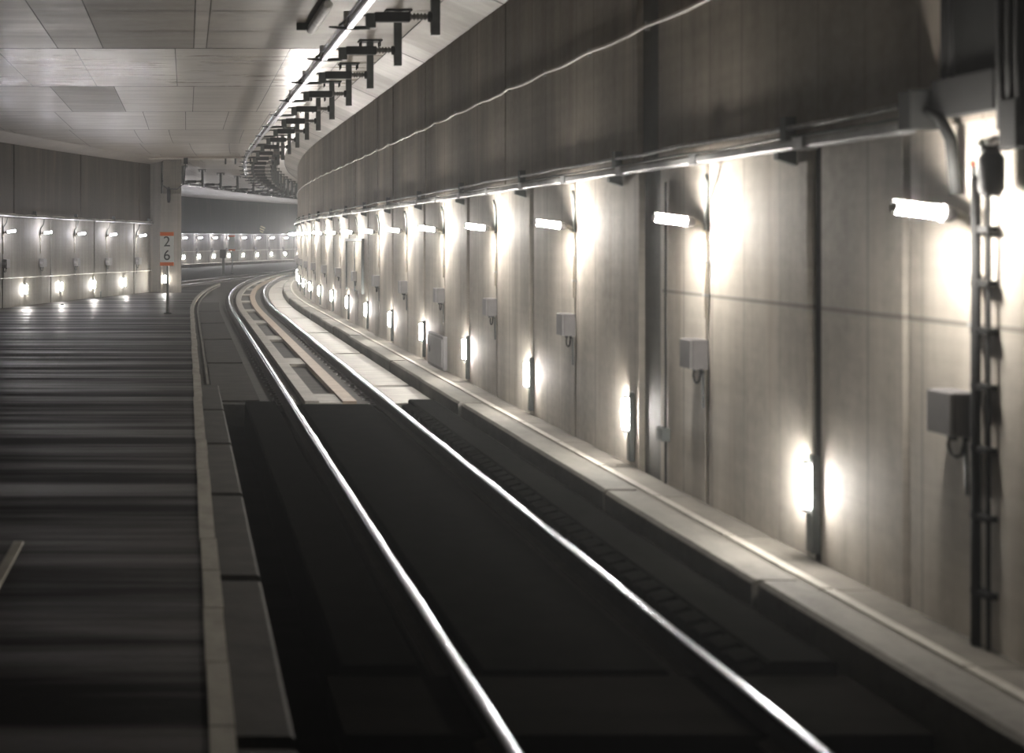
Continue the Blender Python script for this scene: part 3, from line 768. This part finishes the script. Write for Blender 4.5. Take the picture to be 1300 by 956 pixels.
# ------------------------------------------------------------------ signs
def text_mesh(body, size, depth=.004):
    cu = bpy.data.curves.new('glyph', 'FONT'); cu.body = body; cu.size = size; cu.extrude = depth; cu.align_x = 'CENTER'; cu.align_y = 'CENTER'
    o = bpy.data.objects.new('glyph', cu); C.objects.link(o)
    bpy.context.view_layer.update()
    me = bpy.data.meshes.new_from_object(o.evaluated_get(bpy.context.evaluated_depsgraph_get()))
    bpy.data.objects.remove(o); return me
def sign(x, y, z0, label, digits=True, ptop=2.05 + .08, hgt=1.16, wid=.47):
    zt = 2.68 + .20; zb = zt - hgt
    root = empty('distance_sign', (x, y, z0)); tag(root, label, 'sign')
    def pt(mb, nm, mt, lab=None): return part(mb, nm, mt, root, lab)
    pt(MB().tube([(x + .03, y + .05, z0), (x + .03, y + .05, zt - .1)], .045, 12), 'pole', 'galv')
    pt(MB().box(x - .1, x + .16, y - .08, y + .18, z0, z0 + .03, .008), 'base_plate', 'dark_metal')
    pt(MB().box(x - wid / 2, x + wid / 2, y - .015, y + .01, zb, zt, .006), 'board', 'signface')
    pt(MB().box(x - wid / 2, x + wid / 2, y - .02, y - .014, zt - .13, zt, .001), 'band', 'orange', 'orange band at the top edge')
    pt(MB().box(x - wid / 2, x + wid / 2, y - .02, y - .014, zb, zb + .12, .001), 'band', 'orange', 'orange band at the bottom edge')
    if digits:
        for ch, zz in (('2', zt - .34), ('6', zb + .35)):
            me = text_mesh(ch, .50); me.materials.append(M['ink'])
            o = bpy.data.objects.new('digit', me); C.objects.link(o); o.parent = root; o['label'] = 'dark digit ' + ch
            o.location = (0, -.020, zz - z0); o.rotation_euler = (math.pi / 2, 0, 0)
    return root
sign(-.68, 44.8, .08, 'white board with orange bands reading 2 above 6 on a pole', hgt=1.16)
sign(3.35, 97.0, 0.0, 'distant small board with orange bands on a pole before the far wall', digits=False, hgt=1.16)

# ------------------------------------------------------------------ far wall things
u10, u11, u12, u13 = [False], [False], [False], [False]
LP3 = copy_tree(LP2); GP3 = copy_tree(GP2); CP3 = copy_tree(CP2); BP3 = copy_tree(BP2)
s_a = wall_x(FAR, 229.4, 10, 110)
for k in range(11):
    s = s_a + 4.0 * k; w = '%s from the left pillar' % ORD[k]
    o = repeat(LP3, u10, 'tiny distant tube lamp on the far wall, ' + w, 'tube lamps on the far wall'); put(o, FAR, s, .02, -.05 + CAMZ); o.scale = (1.35, 1.35, 1.35)
    o = repeat(CP3, u11, 'distant lamp conduit on the far wall, ' + w, 'lamp conduits on the far wall'); put(o, FAR, s, .005, -.05 + CAMZ)
    o = repeat(BP3, u12, 'distant junction box on the far wall, ' + w, 'junction boxes on the far wall'); put(o, FAR, s, .005, -1.15 + CAMZ)
    o = repeat(GP3, u13, 'distant low lamp on far wall, ' + w, 'low lamps on the far wall'); put(o, FAR, s + .7, .0, -1.75 + CAMZ)
root = empty('cable_duct', FAR.p(50, .1, 3.1)); tag(root, 'thin pale duct along the far wall above its distant lamps', 'cable duct')
part(MB().tube([FAR.p(s, .12, 3.08) for s in srange(10, 125, 2)], .045, 8), 'duct_body', 'duct', root)
root = empty('wall_cable', FAR.p(50, .1, 1.5)); tag(root, 'pale thin cable along the far wall above its low lamps', 'cable')
part(MB().tube([FAR.p(s, .06, 1.42) for s in srange(10, 125, 2)], .025, 6), 'cable_run', 'cable_white', root)
# signal cabinet post before the far wall, hazard plate high on the far wall
x, y = (283.5 - 237) / F * 92, 92
root = empty('signal_post', (x, y, 0)); tag(root, 'dark grey post with a boxy head left of the distant sign', 'post')
part(MB().box(x - .09, x + .09, y - .1, y + .1, 0, 1.25, .01), 'post', 'post_metal', root)
part(MB().box(x - .24, x + .18, y - .16, y + .12, 1.25, 1.85, .03), 'head', 'dark_metal', root)
p = FAR.p(wall_x(FAR, 331.5, 10, 110), .08, 0); x, y = p.x, p.y
root = empty('hazard_plate', (x, y, 3.3)); tag(root, 'small tilted plate with dull yellow stripes above the far duct', 'sign')
Rz = Matrix.Rotation(math.radians(25), 3, 'Y')
part(MB().box(x - .28, x + .28, y - .3, y - .26, 3.2, 4.0, .01, Rz), 'plate', 'dark_metal', root)
for i in range(3): part(MB().box(x - .26, x + .26, y - .33, y - .295, 3.28 + i * .25, 3.38 + i * .25, .005, Rz, (x, y, 3.6)), 'stripe', 'yellow', root)

# ------------------------------------------------------------------ world haze, camera, view
w = bpy.data.worlds.new('World'); bpy.context.scene.world = w; w.use_nodes = True
nt = w.node_tree; nt.nodes['Background'].inputs[0].default_value = (0, 0, 0, 1); nt.nodes['Background'].inputs[1].default_value = 0
HAZE = .0018
if HAZE:
    v = nt.nodes.new('ShaderNodeVolumeScatter'); v.inputs['Color'].default_value = (.96, .98, 1, 1)
    v.inputs['Density'].default_value = HAZE; v.inputs['Anisotropy'].default_value = .75
    nt.links.new(v.outputs[0], nt.nodes['World Output'].inputs['Volume'])
cam = bpy.data.cameras.new('camera'); co = bpy.data.objects.new('camera', cam); C.objects.link(co)
co.location = (0, 0, CAMZ); co.rotation_euler = (math.pi / 2, 0, 0)
cam.sensor_width = 36; cam.lens = F / 1300 * 36; cam.shift_x = (650 - 237) / 1300; cam.shift_y = -(478 - 302) / 1300
cam.clip_end = 400
cam.dof.use_dof = True; cam.dof.focus_distance = 52; cam.dof.aperture_fstop = 1.3
sc = bpy.context.scene; sc.camera = co
sc.view_settings.view_transform = 'Standard'; sc.view_settings.look = 'None'; sc.view_settings.gamma = 1
sc.view_settings.exposure = 1.95; sc.view_settings.use_curve_mapping = False
sc.cycles.use_denoising = True
sc.cycles.max_bounces = 8; sc.cycles.diffuse_bounces = 5; sc.cycles.glossy_bounces = 4; sc.cycles.volume_bounces = 0
sc.cycles.sample_clamp_indirect = 6
